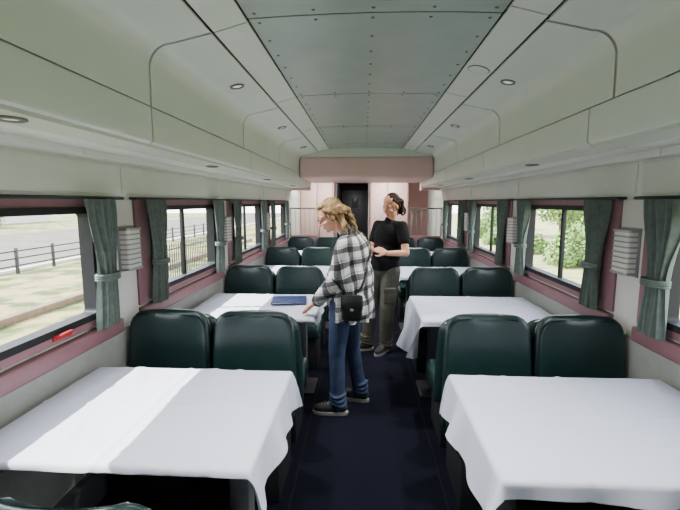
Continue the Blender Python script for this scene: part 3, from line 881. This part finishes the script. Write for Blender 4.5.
def leaves(r, cl, n, s0, s1):
    bm = NB()
    for _ in range(n):
        c, R = r.choice(cl); d = V((r.gauss(0, 1), r.gauss(0, 1), r.gauss(0, 1))).normalized() * R * r.uniform(.6, 1)
        p = c + d
        if p.z < .02: continue
        a = V((r.gauss(0, 1), r.gauss(0, 1), r.gauss(0, 1))).normalized(); b = a.cross(d.normalized())
        b = b.normalized() if b.length > 1e-3 else V((1, 0, 0))
        sz = r.uniform(s0, s1)
        bm.faces.new([bm.verts.new(p + a * sz), bm.verts.new(p + b * sz * .6), bm.verts.new(p - a * sz), bm.verts.new(p - b * sz * .6)])
    return bm
def make_tree(seed):
    r = random.Random(seed)
    t = thing('tree', 'x', 'tree')
    bm = NB(); tube(bm, [(0, 0, 0), (.05, .03, 1.2), (-.03, .06, 2.6), (.02, 0, 4.4)], .14, 10)
    for a in range(5): cyl(bm, (0, 0, 1.2 + .45 * a), (1.2 * math.cos(a * 1.3), 1.2 * math.sin(a * 1.3), 2.4 + .5 * a), .06, .02, 6)
    obj('trunk', bm, M['bark'], t)
    cl = [(V((r.uniform(-1.4, 1.4), r.uniform(-1.4, 1.4), r.uniform(.9, 5.0))), r.uniform(.75, 1.25)) for _ in range(14)]
    obj('foliage', leaves(r, cl, 5200, .08, .15), M['leaf'], t, recalc=False)
    return t
def make_shrub(seed):
    r = random.Random(seed)
    t = thing('shrub', 'x', 'shrub')
    bm = NB()
    for a in range(6): cyl(bm, (.05 * math.cos(a), .05 * math.sin(a), 0), (.7 * math.cos(a * 1.1), .7 * math.sin(a * 1.1), 1.1), .03, .012, 6)
    obj('stems', bm, M['bark'], t)
    cl = [(V((r.uniform(-.7, .7), r.uniform(-.8, .8), r.uniform(.3, 1.2))), r.uniform(.4, .6)) for _ in range(9)]
    obj('foliage', leaves(r, cl, 3000, .06, .11), M['leaf'], t, recalc=False)
    return t
T1 = None
for i, (x, y) in enumerate([(12.5, 8), (13.2, 14), (12.6, 20.5), (17, 25), (13, 28), (17, 34), (12.5, 36), (14, 45)]):
    lab = 'leafy green tree outside the right windows, %s from the camera' % CO[i]
    if T1 is None: T1 = make_tree(3); T1.location = (x, y, GZ); T1['label'] = lab; T1['group'] = 'trees outside the right windows'
    else: dup(T1, (x, y, GZ), i * 1.7, lab)
B1 = None
for i in range(6):
    lab = 'bushy green shrub before the trees outside the right windows, %s from the camera' % CO[i]
    p = (9.3 + .4 * (i % 2), 9 + i * 5.1, GZ)
    if B1 is None: B1 = make_shrub(8); B1.location = p; B1['label'] = lab; B1['group'] = 'shrubs outside the right windows'
    else: dup(B1, p, i * 2.0, lab)
for i, (x, y) in enumerate([(-41, 30), (-43, 44), (-40, 62)]):
    dup(T1, (x, y, GZ), i * 2.1, 'leafy green tree across the road on the left, %s from the camera' % CO[i], 'trees across the road')
t = thing('building', 'long pale low building with grey roof across the road', 'building', (-52, 45, GZ))
bm = NB(); box(bm, -4, 4, -16, 16, 0, 3.4); obj('walls', bm, M['render'], t)
bm = NB()
A = [bm.verts.new(p) for p in ((-4.4, -16.4, 3.4), (4.4, -16.4, 3.4), (0, -16.4, 5.2), (-4.4, 16.4, 3.4), (4.4, 16.4, 3.4), (0, 16.4, 5.2))]
for q in ((0, 1, 2), (5, 4, 3), (0, 2, 5, 3), (1, 4, 5, 2), (0, 3, 4, 1)): bm.faces.new([A[i] for i in q])
obj('roof', bm, M['roof'], t)
for i in range(6):
    bm = NB(); box(bm, 3.98, 4.04, -13.5 + i * 5, -11.7 + i * 5, 1.0, 2.3); obj('window', bm, M['dark'], t)

# ------------------------------------------------------------------ light
w = bpy.data.worlds.new('World'); S.world = w; w.use_nodes = True
N = w.node_tree.nodes; L = w.node_tree.links; bg = N['Background']
tc = N.new('ShaderNodeTexCoord'); sp = N.new('ShaderNodeSeparateXYZ'); rp = N.new('ShaderNodeValToRGB')
L.new(tc.outputs['Generated'], sp.inputs[0]); L.new(sp.outputs[2], rp.inputs[0])
rp.color_ramp.elements[0].position = .0; rp.color_ramp.elements[0].color = (.97, .98, 1, 1)
rp.color_ramp.elements[1].position = .6; rp.color_ramp.elements[1].color = (.76, .86, 1, 1)
L.new(rp.outputs[0], bg.inputs['Color']); bg.inputs['Strength'].default_value = 2.6
sd = bpy.data.lights.new('sun', 'SUN'); sd.energy = 7; sd.angle = .010; sd.color = (1, .96, .90)
so = bpy.data.objects.new('sun', sd); COL.objects.link(so); so.location = (-6, 2, 12)
so.rotation_euler = V((.80, .04, -1)).to_track_quat('-Z', 'Y').to_euler()
def area(loc, size, e, rot=(0, 0, 0), col=(1, .985, .965), spread=180):
    a = bpy.data.lights.new('lamp', 'AREA'); a.shape = 'DISK'; a.size = size; a.energy = e; a.color = col
    a.spread = math.radians(spread)
    o = bpy.data.objects.new('lamp', a); COL.objects.link(o); o.location = loc; o.rotation_euler = rot
for s in (-1, 1):
    for y in [-3.2, -1.7, -.25] + YD:  # positions behind the camera are added fill, with no fixture modelled
        area((s * .885, y, 2.392), .055, 3.0, (0, s * math.radians(26), 0), spread=84)
    for y in YW: area((s * 1.19, y - .22, 1.897), .055, .5, (0, s * math.radians(18), 0), spread=120)
area((.5, 8.9, 2.28), .3, 9); area((-.9, 9.0, 2.28), .3, 9); area((-.3, 11.6, 2.18), .2, 2)  # added fill to brighten vestibule and corridor, no fixtures there

# ------------------------------------------------------------------ camera
cd = bpy.data.cameras.new('camera'); cd.sensor_width = 36; cd.lens = 36 * 413 / 680; cd.clip_start = .05; cd.clip_end = 400
co = bpy.data.objects.new('camera', cd); COL.objects.link(co); co.location = (-.04, 0, 1.64)
co.rotation_euler = (math.radians(90 - 7.31), 0, math.radians(3.19))
S.camera = co
S.view_settings.view_transform = 'AgX'
S.view_settings.exposure = 1.9
